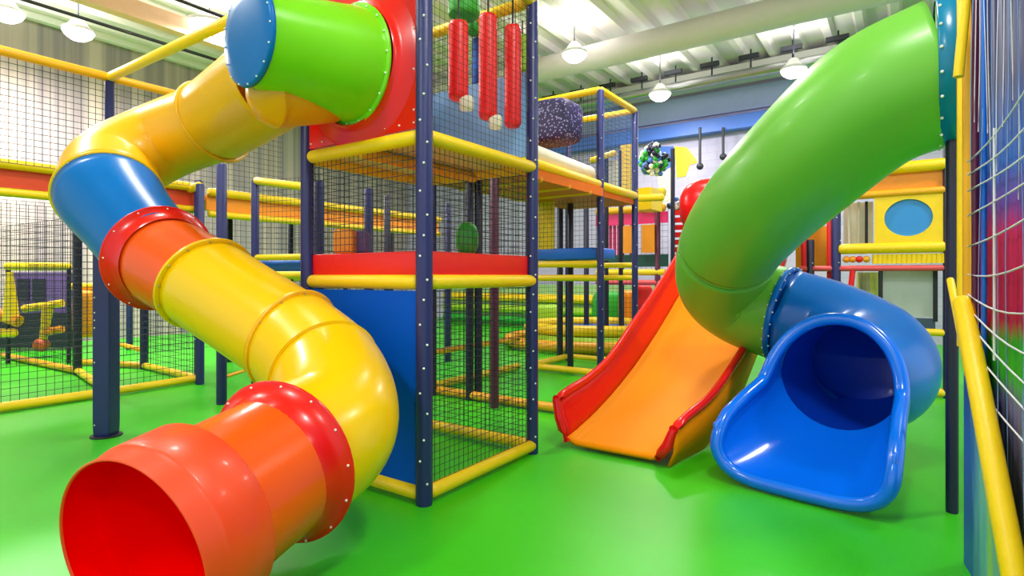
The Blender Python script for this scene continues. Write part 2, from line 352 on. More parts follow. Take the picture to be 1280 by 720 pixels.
# ================================================================= LEFT TUBE SLIDE
def tube_slide_left():
    t = thing('tube_slide', 'long winding tube slide in red, yellow, blue and amber segments at the left', 'slide', (-1.42, 2.12, 0))
    D0 = Vector((0.35, 0.93, 0.14)).normalized()
    P0 = Vector((-1.42, 2.12, 0.45)); F1 = Vector((-1.15, 2.84, 0.57)); F2 = Vector((-1.466, 3.84, 1.063))
    F3 = Vector((-2.20, 4.12, 1.44)); F4 = Vector((-2.64, 4.29, 1.63)); F5 = Vector((-3.19, 4.53, 2.13)); F6 = Vector((-2.59, 4.97, 2.84)); E = Vector((-1.78, 4.32, 2.98))
    def n(*a): return Vector(a).normalized()
    n1, n2, n3, n4, n5, n6 = n(.30, .94, .12), n(-.83, .46, .31), n(-.77, .47, .43), n(-.79, .55, .22), n(-.5, .69, .53), n(.89, -.34, .31)
    def seg(name, m, pts, d0, d1, label):
        mb = MB(); sweep(mb, spline(pts, 10), 48, d0, d1)
        o = mb.build(name, M[m], t, solid=0.012); o['label'] = label; return o
    # exit collar: a wider band with a rolled mouth
    mb = MB(); mb.lathe(P0, D0, [(0.17, 0.376), (0.0, 0.378), (-0.005, 0.383), (0.0, 0.388), (0.075, 0.392), (0.085, 0.402), (0.10, 0.406), (0.29, 0.410), (0.30, 0.400), (0.305, 0.36)], 72)
    mb.build('exit_collar', M['coral'], t)['label'] = 'wide coral red collar round the mouth of the tube'
    q = MB(); q.lathe(P0, D0, [(0.004, 0.3765), (0.13, 0.374), (0.135, 0.365), (0.145, 0.36), (0.15, 0)], 64); q.build('tube_lining', mat('bright_red_lining', rgb(255, 0, 0), .8, .01, spec=.0), t)['label'] = 'flat bright red face set inside the tube mouth'
    def T(v, r): return (v.x, v.y, v.z, r)
    seg('tube_section', 'orange', [T(P0+D0*0.28, .358), T(P0.lerp(F1, .6), .352), T(P0.lerp(F1, .85), .352), T(F1, .354)], D0, n1, 'orange red tube section behind the exit collar')
    seg('tube_elbow', 'yellow', [T(F1, .372), (-0.99, 3.14, .67, .355), (-1.12, 3.50, .87, .345), T(F2, .340)], n1, n2, 'glossy yellow elbow above the floor')
    seg('tube_section', 'yellow', [T(F2, .330), T(F2.lerp(F3, .5), .330), T(F3, .335)], n2, n3, 'straight glossy yellow tube section')
    seg('tube_section', 'orange', [T(F3, .33), T(F3.lerp(F4, .5), .332), T(F4, .335)], n3, n4, 'short orange red tube section')
    seg('tube_section', 'blue', [T(F4, .33), T(F4.lerp(F5, .5)+Vector((-.02, .0, .02)), .335), T(F5, .372)], n4, n5, 'sky blue tube section widening upwards')
    seg('tube_elbow', 'amber', [T(F5, .374), (-3.36, 4.84, 2.42, .345), (-3.10, 5.08, 2.70, .335), T(F6, .335)], n5, n6, 'amber yellow elbow above the blue section')
    seg('tube_section', 'amber', [T(F6, .345), T(F6.lerp(E, .5), .35), T(E, .35)], n6, n(.8, -.6, .1), 'amber yellow tube section rising to the tower')
    for c, d, ri, ro, m, nb, ph, lab in ((F1, n1, .34, .420, 'red', 14, .2, 'bright red flange'), (F2, n2, .33, .362, 'amber', 12, .1, None), (F3, n3, .33, .362, 'yellow', 14, 0, None),
                               (F4, n4, .32, .400, 'red', 12, 0, 'bright red flange'), (F5, n5, .34, .385, 'yellow', 16, 0, None), (F6, n6, .32, .374, 'amber', 12, .3, None)):
        f = ring(c, d, ri, ro, 0.026 if ro < .38 else 0.018).build('flange', M[m], t)
        if lab:
            f['label'] = lab
            MB().lathe(c-d*.13, d, [(0, .345 if ro > .41 else .328), (.05, .354 if ro > .41 else .334), (.09, ro-.045), (.115, ro-.02), (.125, ro-.006)], 48).build('flared_collar', M[m], t)['label'] = 'bright red flared collar'
        bolts(f, c - d*0.018, d, ro-0.018, nb, 'steel' if m != 'red' else 'white', 0.0062, ph)
    # seam in the lower elbow
    ring(Vector((-1.15, 3.53, .90)), n(-.62, .70, .34), .335, .352, 0.010).build('seam', M['yellow'], t)
    # support post under the blue section
    p = gnd(133, 5.35); o = thing('support_post', 'thick navy post standing alone under the blue tube section', 'post', p)
    mb = MB(); mb.rbox(p+UP*1.05, Vector((.078, 0, 0)), Vector((0, .078, 0)), UP*1.05, 0.12, 5); sh = mb.build('post_padding', M['v_navy'], o)
    MB().cyl(p, p+UP*0.012, 0.13, n=20).build('base_plate', M['dark'], o)
    for i, z in enumerate((.12, .7, 1.02, 1.09, 1.16, 1.3)):
        bolts(sh, p+Vector((-.055, -.078, z)), UP, 0.0, 1, 'white', 0.007)
tube_slide_left()

# green entry cone with blue end, on the tower's red wall
def green_entry():
    c9 = Vector((-1.13, 4.04, 2.99)); c8 = Vector((-1.60, 3.47, 2.96)); d = (c9-c8).normalized(); L = (c9-c8).length
    t = thing('tube_pod', 'lime green tapered tube with round blue end on the tower wall', 'tube', c9)
    MB().lathe(c8, d, [(0, .292), (L*.3, .315), (L*.8, .372), (L*.93, .392), (L, .395)], 56).build('cone', M['lime'], t)
    f = ring(c9, d, .3, .425, .022, 56).build('flange', M['lime'], t); bolts(f, c9-d*.014, d, .405, 18, 'white', .0075)
    MB().lathe(c8, d, [(-.03, 0), (-.028, .2), (-.02, .285), (-.012, .305), (0.01, .308), (0.012, .28)], 56).build('end_cap', M['blue'], t)
    bolts(t.children[-1], c8-d*.02, d, .293, 16, 'white', .006)
    # amber branch below
    mb = MB(); P = at(334, 120, 3.72); Q = at(416, 116, 4.05); dd = (Q-P).normalized(); LL = (Q-P).length
    mb.lathe(P-dd*.12, dd, [(0, 0), (.015, .08), (.06, .16), (.13, .205), (.14, .212), (.15, .205), (.2, .208), (LL+.09, .205), (LL+.12, .19)], 40)
    mb.build('branch_tube', M['amber2'], t)['label'] = 'amber branch tube under the green cone'
green_entry()

# ================================================================= MAIN TOWER
aA, bA = 2.758, 2.60; dA, dB = 1.32, 1.24
def g(i, j, z=0.0): return W(aA+dA*i, bA+dB*j, z)
def main_tower():
    t = thing('play_tower', 'tall three-level netted tower with navy posts, yellow beams and red padding', 'play tower', g(0, 0))
    for (i, j), z1 in {(0, 0): 5.0, (1, 0): 3.92, (0, 1): 3.95, (1, 1): 3.9}.items():
        m = post(t, g(i, j), z1, r=.056 if (i, j) == (0, 0) else .05, tie=.16 if j == 0 else None)
    # extra inner posts
    for p, z1, m in ((gnd(618, 6.5), 2.8, 'v_plum'), (gnd(587, 6.9), 2.8, 'v_dark'), (gnd(598, 6.95), 2.8, 'v_dark'), (gnd(461, 6.2), 2.45, 'v_navy'), (gnd(399, 5.7), 2.45, 'v_navy')):
        post(t, p, z1, m, .05)
    Z1, Z2, Z3 = 1.46, 2.42, 3.83
    for z in (0.07, Z1, Z2, Z3):
        for (p, q) in (((0, 0), (1, 0)), ((0, 0), (0, 1)), ((0, 1), (1, 1)), ((1, 0), (1, 1))):
            if z == Z3 and p == (0, 0) and q == (0, 1): continue
            P, Q = g(*p, z), g(*q, z); d = (Q-P).normalized()
            beam(t, P+d*.045, Q-d*.045+d*(.05 if q == (1, 0) else 0), .05)
    beam(t, g(0, 0.02, Z3)+UP*.9, g(1, 0, Z3), .05)
    # second yellow beam under the upper deck
    beam(t, g(0, .5, Z2-.03), g(1, .5, Z2-.03), .045, 'v_amber'); 
    # decks and pads
    MB().rbox(g(.5, .5, 1.585), U*(dA/2-.01), V*(dB/2-.01), UP*.085, .08, 5).build('red_mat', M['v_red'], t)
    MB().hbox(aA+.03, aA+dA-.03, bA+.03, bA+dB-.03, Z2+.02, Z2+.05).build('upper_deck', M['v_cream'], t)
    # nets
    e1, e2 = U*dA, V*dB
    netp(t, g(0, 0, .12), e1, UP*1.28); netp(t, g(0, 0, 1.68), e1, UP*.70); netp(t, g(0, 0, 2.47), e1, UP*1.33, .05, .0016)
    netp(t, g(0, 0, 1.68), e2, UP*.70)
    netp(t, g(0, 1, 1.5), e1, UP*.86); netp(t, g(1, 0, .12), e2, UP*1.28); netp(t, g(1, 0, 1.5), e2, UP*.86, m='net')
    netp(t, g(1, 0, 2.47), e2, UP*1.33, .06, m='net')
    netp(t, g(0, 1, 2.47), e1, UP*1.33, .045, .0045, 'netb', label='blue fine mesh at the back of the upper level')
    netp(t, g(0, 1, .12), e1, UP*1.28, .06)
    netp(t, g(0, 0, Z2+.03), e1, e2, .06)
    for o_, e_ in ((g(0, 1, 0), e1), (g(1, 0, 0), e2)):
        MB().obox(o_+e_/2+UP*2.88, e_*.46, e_.normalized().cross(UP)*.012, UP*.36).build('back_panel', mat('pale_blue_vinyl', rgb(120, 170, 220), .5), t)
    # low blue board and its base beam
    o = MB().obox(g(0, .5, .74), U*.012, V*(dB/2-.05), UP*.66).build('side_panel', M['v_panel'], t); o['label'] = 'flat blue side panel at floor level'
    # red upper wall, round-edged adapter behind the green flange
    o = MB().obox(g(0, .5, 3.22), U*.015, V*(dB/2-.045), UP*.74).build('upper_wall', M['red'], t); o['label'] = 'bright red wall panel of the upper level'
    bolts(o, Vector((0, 0, 0)), UP, 0, 0)
    for k in range(9):
        q = g(0, .06+.88*k/8, 2.515) - U*.02; bolts(o, q, UP, 0, 1, 'white', .0075)
    for k in range(5):
        q = g(0, .06, 2.6+.27*k) - U*.02; bolts(o, q, UP, 0, 1, 'white', .0075)
    c9 = Vector((-1.13, 4.04, 2.99)); MB().lathe(c9+U*.06, -U, [(0, .58), (.015, .55), (.03, .47), (.05, .43), (.07, .42)], 56).build('adapter', M['red'], t)
main_tower()
# soft shapes on the middle level
o = base_mesh(MB().rbox(at(584, 299, 5.0), Vector((.10, 0, 0)), Vector((0, .10, 0)), UP*.15, .8, 5).build('soft_post', M['v_green'])); tag(o, 'green egg-shaped soft pillar on the red mat of the tower', 'soft pillar')
o = base_mesh(MB().rbox(at(432, 302, 4.5), Vector((.08, 0, 0)), Vector((0, .08, 0)), UP*.10, .3, 5).build('soft_block', M['v_orange'])); tag(o, 'orange soft block at the back of the red mat', 'soft block')
o = base_mesh(MB().rbox(at(453, 303, 4.6), Vector((.05, 0, 0)), Vector((0, .07, 0)), UP*.09, .3, 5).build('soft_block', M['v_purple'])); tag(o, 'purple soft block beside the orange one on the red mat', 'soft block')

# hanging bags inside the top level
def bag(px, y0, y1, wpx, Y, m, label, tip=None):
    p0, p1 = at(px, y0, Y), at(px, y1, Y); r = wpx/2/F*Y; L = p0.z-p1.z
    t = thing('punch_bag', label, 'hanging bag', p1, 'hanging padded bags in the top level of the tower')
    MB().lathe(p1, UP, [(0, 0), (.005, r*.7), (.025, r*.95), (.05, r), (L-.04, r), (L-.01, r*.9), (L, 0)], 20).build('bag_body', M[m], t)
    MB().cyl(p1+UP*L, Vector((p1.x, p1.y, 3.83)), .008, n=6).build('strap', M['dark'], t) if p1.z+L < 3.8 else None
    if tip: MB().rbox(p1-UP*.02+Vector((wpx/F*Y*.4, 0, 0)), Vector((.055, 0, 0)), Vector((0, .055, 0)), UP*.055, .5, 4).build('tip', M[tip], t)
bag(573, 27, 126, 25, 4.35, 'v_red', 'red hanging bag nearest the tall front post, with cream tip', 'v_cream')
bag(610, 18, 150, 23, 4.6, 'v_red', 'red hanging bag in the middle of the three', 'v_cream')
bag(641, 32, 160, 21, 4.78, 'v_red', 'red hanging bag nearest the right post of the tower')
bag(580, -40, 24, 40, 4.9, 'v_green', 'wide green hanging bag at the top of the tower')
bag(592, 10, 44, 20, 5.2, 'v_green', 'short green hanging bag behind the red ones')
bag(597, 48, 132, 14, 5.3, 'v_blue', 'blue hanging bag seen between two red bags')
bag(653, 44, 90, 14, 5.2, 'v_lime', 'upper lime hanging bag beside the right post')
bag(653, 98, 160, 14, 5.2, 'v_lime', 'lower lime hanging bag beside the right post')

# ================================================================= RIGHT TUBE SLIDE (green with blue exit)
def tube_slide_right():
    t = thing('tube_slide', 'green spiral tube slide ending in a blue open chute on the right', 'slide', (2.0, 4.0, 0))
    P = [(2.83, 3.72, 2.84, .475), (2.49, 3.97, 2.69, .47), (2.22, 4.38, 2.36, .465), (2.07, 4.88, 2.05, .46), (2.03, 5.36, 1.75, .45), (2.13, 5.74, 1.44, .45), (2.36, 5.80, 1.24, .45), (2.65, 5.55, 1.12, .455)]
    up = spline(P[:5], 12); lo = spline(P[3:], 12)
    dG = Vector((.72, -.66, -.2)).normalized()
    full = spline(P, 12)
    cut = 12*4
    mb = MB(); sweep(mb, full[:cut+1], 56, Vector((-.82, .57, -.10)), Vector(full[cut+1][:3])-Vector(full[cut-1][:3])); mb.build('tube_section', M['green'], t, solid=.012)['label'] = 'long green upper tube'
    mb = MB(); sweep(mb, full[cut:], 56, Vector(full[cut+1][:3])-Vector(full[cut-1][:3]), dG); mb.build('tube_elbow', M['green'], t, solid=.012)['label'] = 'green elbow curling down to the blue exit'
    c = Vector(full[cut][:3]); d = (Vector(full[cut+1][:3])-Vector(full[cut-1][:3])).normalized()
    ring(c, d, .44, .453, .012, 56).build('seam', M['green'], t)
    G = Vector((2.65, 5.55, 1.12))
    # teal end ring by the post
    E = Vector((2.80, 3.74, 2.84)); dE = Vector((.82, -.57, .02)).normalized()
    MB().lathe(E-dE*.02, dE, [(0, .44), (0, .49), (.01, .5), (.11, .5), (.12, .49), (.12, .3)], 56).build('end_ring', M['teal'], t)
    for s_, k in ((-.005, 0), (.10, .5)): bolts(t.children[-1], E+dE*s_, dE, .503, 22, 'white', .009, k)
    # blue elbow
    Q = [(2.65, 5.55, 1.12, .45), (2.93, 5.33, 1.00, .46), (3.08, 4.97, .84, .465), (2.93, 4.66, .73, .46), (2.53, 4.42, .69, .44)]
    e = Vector((-.69, -.72, 0)).normalized(); n_ = Vector((.72, -.69, 0)).normalized()
    mb = MB(); sweep(mb, spline(Q, 12), 56, dG, e); mb.build('exit_elbow', M['cobalt_body'], t, solid=.012)['label'] = 'blue elbow behind the exit chute'
    mb = MB(); sweep(mb, [(a_, b_2, c_, r_-.018) for a_, b_2, c_, r_ in spline(Q[2:], 12)], 56, None, e); mb.build('elbow_shade', plastic('deep_blue_shade', 0, 58, 186, .4), t)['label'] = 'deep blue shade inside the exit'  # darker inner sleeve: shade inside the exit put into its colour
    f = ring(G, dG, .44, .475, .05, 56).build('flange', M['cobalt_body'], t); bolts(f, G-dG*.03, dG, .462, 26, 'white', .009); bolts(f, G+dG*.03, dG, .470, 26, 'white', .008, .5)
    # open chute: sections from a full circle to a shallow trough
    c0 = Vector((2.53, 4.42, 0)); c1 = Vector((1.90, 3.82, 0)); NT, NS = 26, 40; rows = []
    def sec(s_):
        k = s_
        c = c0.lerp(c1, k); hw = .440+.12*k**1.2
        zb = .25*(1-k)**1.6+.05; h = .44*(1-k)+.45*k
        phi = math.radians(180-88*(k/.26)**.5) if k < .26 else math.radians(92-4*(k-.26)/.74)
        ex = 1-.5*k
        row = []
        for i in range(NS+1):
            th = -phi+2*phi*i/NS; sx, cz = math.sin(th), math.cos(th)
            x = hw*math.copysign(abs(sx)**ex, sx); z = zb+h-h*math.copysign(abs(cz)**ex, cz)
            fl = 0
            row.append(c+n_*x+UP*z)
        return row
    for j in range(NT+1): rows.append(sec((j/NT)**1.6))
    # front lip: last rows turn outwards and round the corners
    vs = [p for r_ in rows for p in r_]; k = NS+1
    mb = MB(); mb.add(vs, [(j*k+i, j*k+i+1, (j+1)*k+i+1, (j+1)*k+i) for j in range(NT) for i in range(NS)], True)
    mb.build('chute', M['cobalt'], t, solid=.03, offset=0)['label'] = 'cobalt blue open trough of the exit'
    # rolled lip along the free edge
    edge = [rows[j][0] for j in range(0, NT-1)] + [rows[NT][i] for i in range(2, NS-1)] + [rows[j][NS] for j in range(NT-2, -1, -1)]
    def smooth(pts, it):
        for _ in range(it):
            q = [pts[0]]+[(pts[i-1]+pts[i]*2+pts[i+1])/4 for i in range(1, len(pts)-1)]+[pts[-1]]; pts = q
        return pts
    pts = edge[:-1]
    for _ in range(2): pts = [(pts[i-1]+pts[i]*2+pts[(i+1) % len(pts)])/4 for i in range(len(pts))]
    tan = (pts[1]-pts[-1]).normalized(); pts = pts+[pts[0]]
    mb = MB(); k = 16; m_ = len(pts)-1; vs = []
    for i in range(m_):
        tg = (pts[(i+1) % m_]-pts[i-1]).normalized(); o1 = tg.cross((pts[i]-(c0.lerp(c1, .5)+UP*.45)).normalized()).normalized(); o2 = tg.cross(o1)
        for a in range(k): th = 2*PI*a/k; vs.append(pts[i]+o1*(.048*math.cos(th))+o2*(.048*math.sin(th)))
    mb.add(vs, [(i*k+a, i*k+(a+1) % k, ((i+1) % m_)*k+(a+1) % k, ((i+1) % m_)*k+a) for i in range(m_) for a in range(k)], True)
    mb.build('lip', M['cobalt'], t)['label'] = 'thick rolled blue lip round the chute'
tube_slide_right()

# ================================================================= OPEN SLIDE
def interp(T, x):
    for (x0, y0), (x1, y1) in zip(T, T[1:]):
        if x <= x1:
            k = (x-x0)/(x1-x0); return y0+(y1-y0)*k
    return T[-1][1]
def open_slide():
    t = thing('open_slide', 'wide open slide with orange bed and red side walls', 'slide', W(4.4, 2.0))
    Tz = [(4.36, .035), (4.5, .075), (4.8, .12), (5.2, .22), (5.6, .34), (6.0, .48), (6.5, .69), (7.0, .92), (7.8, 1.32), (8.6, 1.86), (9.4, 2.4)]
    Tl = [(4.36, 2.44), (5.2, 2.46), (9.4, 2.55)]; Tr = [(4.36, 1.56), (5.0, 1.46), (6, 1.38), (9.4, 1.38)]
    Hl = [(4.36, .36), (4.5, .385), (4.9, .34), (5.5, .31), (6.2, .40), (7.5, .42), (9.4, .42)]; Hr = [(4.36, .24), (4.45, .28), (5.1, .27), (5.9, .32), (9.4, .36)]
    N = 60; AA = [4.36+(9.4-4.36)*i/N for i in range(N+1)]
    def sm(T, a): return sum(interp(T, min(9.4, max(4.36, a+d))) for d in (-.18, -.09, 0, .09, .18))/5
    bed, lw_, rw, rl, rr = [], [], [], [], []
    for a in AA:
        z = sm(Tz, a); bl = sm(Tl, a); brr = sm(Tr, a); hl = sm(Hl, a); hr = sm(Hr, a)
        dip = 0
        row = [W(a, bl-.02, z+.05), W(a, bl-.06, z+.015)] + [W(a, bl+(brr-bl)*k, z) for k in (.12, .3, .5, .7, .88)] + [W(a, brr+.05, z+.02), W(a, brr+.015, z+.06), W(a, brr-.03, z+hr*.5), W(a, brr-.07, z+hr)]
        bed.append(row)
        lw_.append([W(a, bl-.02, z+.05), W(a, bl+.01, z+.12), W(a, bl+.05, z+hl*.6), W(a, bl+.09, z+hl)])
        # front ends sweep back a little
        rl.append(W(a, bl+.09, z+hl)); rr.append(W(a, brr-.07, z+hr))
    def surf(rows, name, m, lab, th=.02, off=-1):
        k = len(rows[0]); mb = MB(); mb.add([p for r_ in rows for p in r_], [(j*k+i, j*k+i+1, (j+1)*k+i+1, (j+1)*k+i) for j in range(len(rows)-1) for i in range(k-1)], True)
        o = mb.build(name, M[m], t, solid=th, offset=off)
        if lab: o['label'] = lab
    surf(bed, 'slide_bed', 'slide_orange', 'orange bed', .03, 0)
    surf(lw_, 'side_wall', 'slide_red', 'tall red wall on the far side', .03, 0)
    # outer skirt of the near side
    sk = []
    for i, a in enumerate(AA):
        z = sm(Tz, a); brr = sm(Tr, a); hr = sm(Hr, a); sk.append([W(a, brr-.085, z+hr), W(a, brr-.075, z+hr*.3), W(a, brr-.03, max(.012, z-.16))])
    surf(sk[:38], 'side_skirt', 'slide_orange', 'orange outer skirt on the near side', .02, 0)
    surf(sk[37:], 'side_skirt', 'slide_red', 'red outer skirt of the upper half', .02, 0)
    mb = MB(); sweep(mb, [(p.x, p.y, p.z, .036) for p in [rl[0]-UP*.0]+rl[1:]], 12, caps=True); mb.build('rim', M['slide_red'], t)
    mb = MB(); sweep(mb, [(p.x, p.y, p.z, .038) for p in rr], 12, caps=True); mb.build('rim', M['slide_red'], t)
    # red end posts of the walls at the mouth
    fl = [lw_[0][0]+UP*-.03-U*.01, lw_[0][1]-U*.04, lw_[0][2]-U*.03, lw_[0][3]]; mb = MB(); sweep(mb, [(p.x, p.y, p.z, .035) for p in fl], 12, caps=True); mb.build('mouth_rim', M['slide_red'], t)
    fr = [bed[0][7]-U*.01, bed[0][8]-U*.03, bed[0][9]-U*.03, bed[0][10]]; mb = MB(); sweep(mb, [(p.x, p.y, p.z, r_) for p, r_ in zip(fr, (.03, .045, .042, .032))], 12, caps=True); mb.build('mouth_rim', M['slide_red'], t)
    # hood at the top
    c = W(9.35, 2.62, 2.62); mb = MB(); mb.rbox(c, U*.28, V*.44, UP*.44, .8, 6); mb.build('hood', M['slide_red'], t)['label'] = 'rounded red hood at the top'
open_slide()

# ================================================================= FRAME BEHIND THE TOWER (D, E) AND BRIDGE
def frame_behind():
    D = (7.65, 3.69); E_ = (8.95, 3.69)
    t = thing('climbing_tower', 'second netted frame behind the tower, with yellow roof rails and blue mat', 'play frame', W(*D))
    pts = {'D': W(7.65, 3.69), 'E': W(8.95, 3.69), 'F': W(7.65, 4.95), 'G': W(8.95, 4.95)}
    for k, p in pts.items(): post(t, p, 4.24, 'v_navy', .052, tie=.3 if k in 'DE' else None)
    for z in (1.68, 1.47, .07):
        beam(t, W(7.65, 3.72, z), W(7.65, 4.92, z), .05)
        beam(t, W(8.95, 3.72, z), W(8.95, 4.92, z), .045)
    beam(t, W(7.7, 3.69, .07), W(8.9, 3.69, .07), .05); beam(t, W(7.7, 4.95, .07), W(8.9, 4.95, .07), .05)
    for p, q in (('D', 'E'), ('D', 'F'), ('E', 'G'), ('F', 'G')):
        beam(t, pts[p]+UP*4.24, pts[q]+UP*4.24, .05); beam(t, pts[p]+UP*2.83, pts[q]+UP*2.83, .065)
    MB().hbox(7.65, 8.95, 3.69, 4.95, 2.68, 2.78).build('upper_deck', mat('deep_orange_deck', rgb(226, 112, 6), .5, spec=.2), t)
    MB().rbox(W(7.98, 4.32, 1.835), U*.34, V*.60, UP*.095, .22, 5).build('blue_mat', M['v_blue'], t)
    for o_, e1, e2 in ((W(7.65, 3.69, 2.9), U*1.3, UP*1.3), (W(7.65, 3.69, 2.9), V*1.26, UP*1.3), (W(8.95, 3.69, 2.9), V*1.26, UP*1.3)):
        netp(t, o_, e1, e2, .07, .003, 'netb' if e1.normalized() == U else 'net')
    netp(t, W(7.65, 3.69, 1.9), V*1.26, UP*.85, .07); netp(t, W(7.65, 4.95, .1), U*1.3, UP*1.35, .07); netp(t, W(8.95, 3.69, .1), V*1.26, UP*1.35, .08)
    post(t, gnd(713, 9.3), 2.7, 'v_dark', .05)
    o = MB().obox(gnd(683, 8.95, 2.25), V*.14, U*.015, UP*.5).build('side_panel', M['v_yellow'], t); o['label'] = 'narrow upright yellow panel'
    # bridge
    b_ = thing('rope_bridge', 'raised bridge deck with yellow edge and orange underside joining the tower', 'bridge', W(5.5, 3.6, 2.7))
    beam(b_, W(5.3, 3.62, 2.84), W(7.6, 3.69, 2.84), .06, name='edge_beam'); beam(b_, W(5.3, 4.9, 2.84), W(7.6, 4.95, 2.84), .06, name='edge_beam')
    MB().hbox(5.3, 7.6, 3.62, 4.92, 2.66, 2.78).build('deck', mat('deep_orange_deck', rgb(226, 112, 6), .5, spec=.2), b_)
    for a in (5.9, 6.6, 7.2): beam(b_, W(a, 3.62, 2.68), W(a, 4.92, 2.68), .045, 'v_amber', 'cross_beam')
    o = MB().pad(W(5.4, 3.75, 3.0), W(7.62, 3.85, 3.0), .12, 18).build('bolster', M['v_cream'], b_); o['label'] = 'cream round bolster along the edge'
    for a in (5.35,): post(b_, W(a, 4.9), 2.8, 'v_navy', .05)
frame_behind()
# purple netted pad block above the bridge
pm = bpy.data.materials.new('purple_dotted_pad'); pm.use_nodes = True; nt = pm.node_tree; b = nt.nodes['Principled BSDF']; b.inputs['Roughness'].default_value = .6
tc = nt.nodes.new('ShaderNodeTexCoord'); vo = nt.nodes.new('ShaderNodeTexVoronoi'); vo.inputs['Scale'].default_value = 24
nt.links.new(tc.outputs['Object'], vo.inputs['Vector']); cr = nt.nodes.new('ShaderNodeValToRGB'); cr.color_ramp.elements[0].color = rgb(150, 140, 205); cr.color_ramp.elements[0].position = .22
cr.color_ramp.elements[1].color = rgb(30, 24, 74); cr.color_ramp.elements[1].position = .36; nt.links.new(vo.outputs['Distance'], cr.inputs[0]); nt.links.new(cr.outputs[0], b.inputs['Base Color'])
def ballmass(c, ex, ey, ez, cols, n, r, name, label, cat):
    t = thing(name, label, cat, c-UP*ez)
    for m in cols:
        mb = MB()
        for i in range(n//len(cols)):
            while True:
                q = Vector([random.uniform(-1, 1) for _ in range(3)])
                if q.length < 1: break
            mb.ball(c+Vector((q.x*ex, q.y*ey, q.z*ez)), r, 8)
        mb.build('plastic_balls', M[m], t)['kind'] = 'stuff'
o = base_mesh(MB().rbox(W(7.2, 4.5, 3.72), U*.30, V*.66, UP*.31, .35, 6).build('crash_pad', pm)); tag(o, 'dark purple dotted soft block in netting above the bridge', 'soft block')
ballmass(at(818, 200, 12.4), .32, .32, .36, ('v_dark', 'band2', 'white', 'v_green'), 160, .055, 'ball_cluster', 'hanging cluster of blue, white and green balls behind the frame', 'ball cluster')
ballmass(at(852, 255, 12.8), .3, .2, .22, ('band2', 'white', 'v_dark'), 60, .055, 'ball_cluster', 'small blue and white ball cluster below the red slide hood', 'ball cluster')

# ================================================================= LEFT NETTED PEN
def left_pen():
    G0 = gnd(137, 7.1); G1 = gnd(248, 8.05); G3 = gnd(97, 8.69); G2 = gnd(180, 9.2)
    t = thing('net_enclosure', 'tall black netted enclosure with yellow rails behind the tube slide', 'net enclosure', G0)
    post(t, G0, 3.97, 'v_navy', .05); post(t, G1, 2.85, 'v_navy', .055, tie=.4); post(t, G3, 2.6, 'v_dark', .058); post(t, G2, 2.7, 'v_navy', .058)
    GL = W(-.5, 8.15); L3 = W(3.3, 13.6)
    beam(t, GL+UP*3.97, G0+UP*3.97, .055, 'v_amber'); beam(t, G0+UP*3.97, W(5.4, 8.15, 3.97), .05, 'v_amber'); beam(t, G0+UP*3.97, W(3.0, 5.3, 3.97), .055)
    beam(t, GL+UP*.06, G0+UP*.06, .055); beam(t, G0+UP*.06, G1+UP*.06, .05); beam(t, G1+UP*.06, G2+UP*.06, .05); beam(t, G3+UP*.06, L3+UP*.06, .05, 'v_amber'); beam(t, G0+UP*.06, G3+UP*.06, .05)
    beam(t, G2+UP*.06, gnd(93, 9.6)+UP*.06, .05, 'v_amber'); beam(t, G2+UP*.3, gnd(150, 10)+UP*.3, .04, 'v_amber')
    e = (G0-GL); netp(t, GL+UP*.1, e, UP*2.2, .08, .0035); netp(t, GL+UP*2.75, e, UP*1.18, .075, .004)
    netp(t, G0+UP*2.75, W(5.4, 8.15)-G0, UP*1.18, .08, .0035); netp(t, G0+UP*.1, G1-G0, UP*2.3, .08, .0035)
    netp(t, G1+UP*.1, G2-G1, UP*2.3, .09, .0035); netp(t, G3+UP*.1, L3-G3, UP*2.3, .09, .004)
    post(t, W(-.4, 8.15), 3.97, 'v_navy', .05)
    # long raised platform behind
    q = thing('raised_walkway', 'long raised walkway with yellow edges and orange red skirt at the left', 'walkway', W(2, 8.3))
    for a0, a1, z in ((-1.0, 4.2, 2.76), (4.3, 9.3, 2.72)):
        beam(q, W(a0, 8.3, z), W(a1, 8.3, z), .06, name='edge_beam'); beam(q, W(a0, 8.3, z-.32), W(a1, 8.3, z-.32), .05, name='edge_beam')
        beam(q, W(a0, 9.7, z), W(a1, 9.7, z), .05, 'v_amber', 'edge_beam')
    MB().hbox(-1.0, 4.2, 8.34, 8.38, 2.5, 2.72).build('skirt', mat('brick_orange_vinyl', rgb(214, 66, 22), .5), q)
    MB().hbox(4.3, 9.3, 8.34, 8.38, 2.46, 2.68).build('skirt', M['v_orange'], q)
    MB().hbox(-1.0, 9.3, 8.38, 9.7, 2.60, 2.66).build('deck', M['tan'], q)
    for a in (-.9, 1.4, 5.4, 6.6, 7.9, 9.2): post(q, W(a, 9.7), 2.7, 'v_dark', .05)
    netp(q, W(4.3, 9.7, .3), U*5.0, UP*2.2, .1, .0035); netp(q, W(-1, 9.7, .3), U*5.3, UP*2.2, .1, .0035)
    beam(q, W(4.3, 9.7, 1.45), W(9.3, 9.7, 1.45), .045)
left_pen()
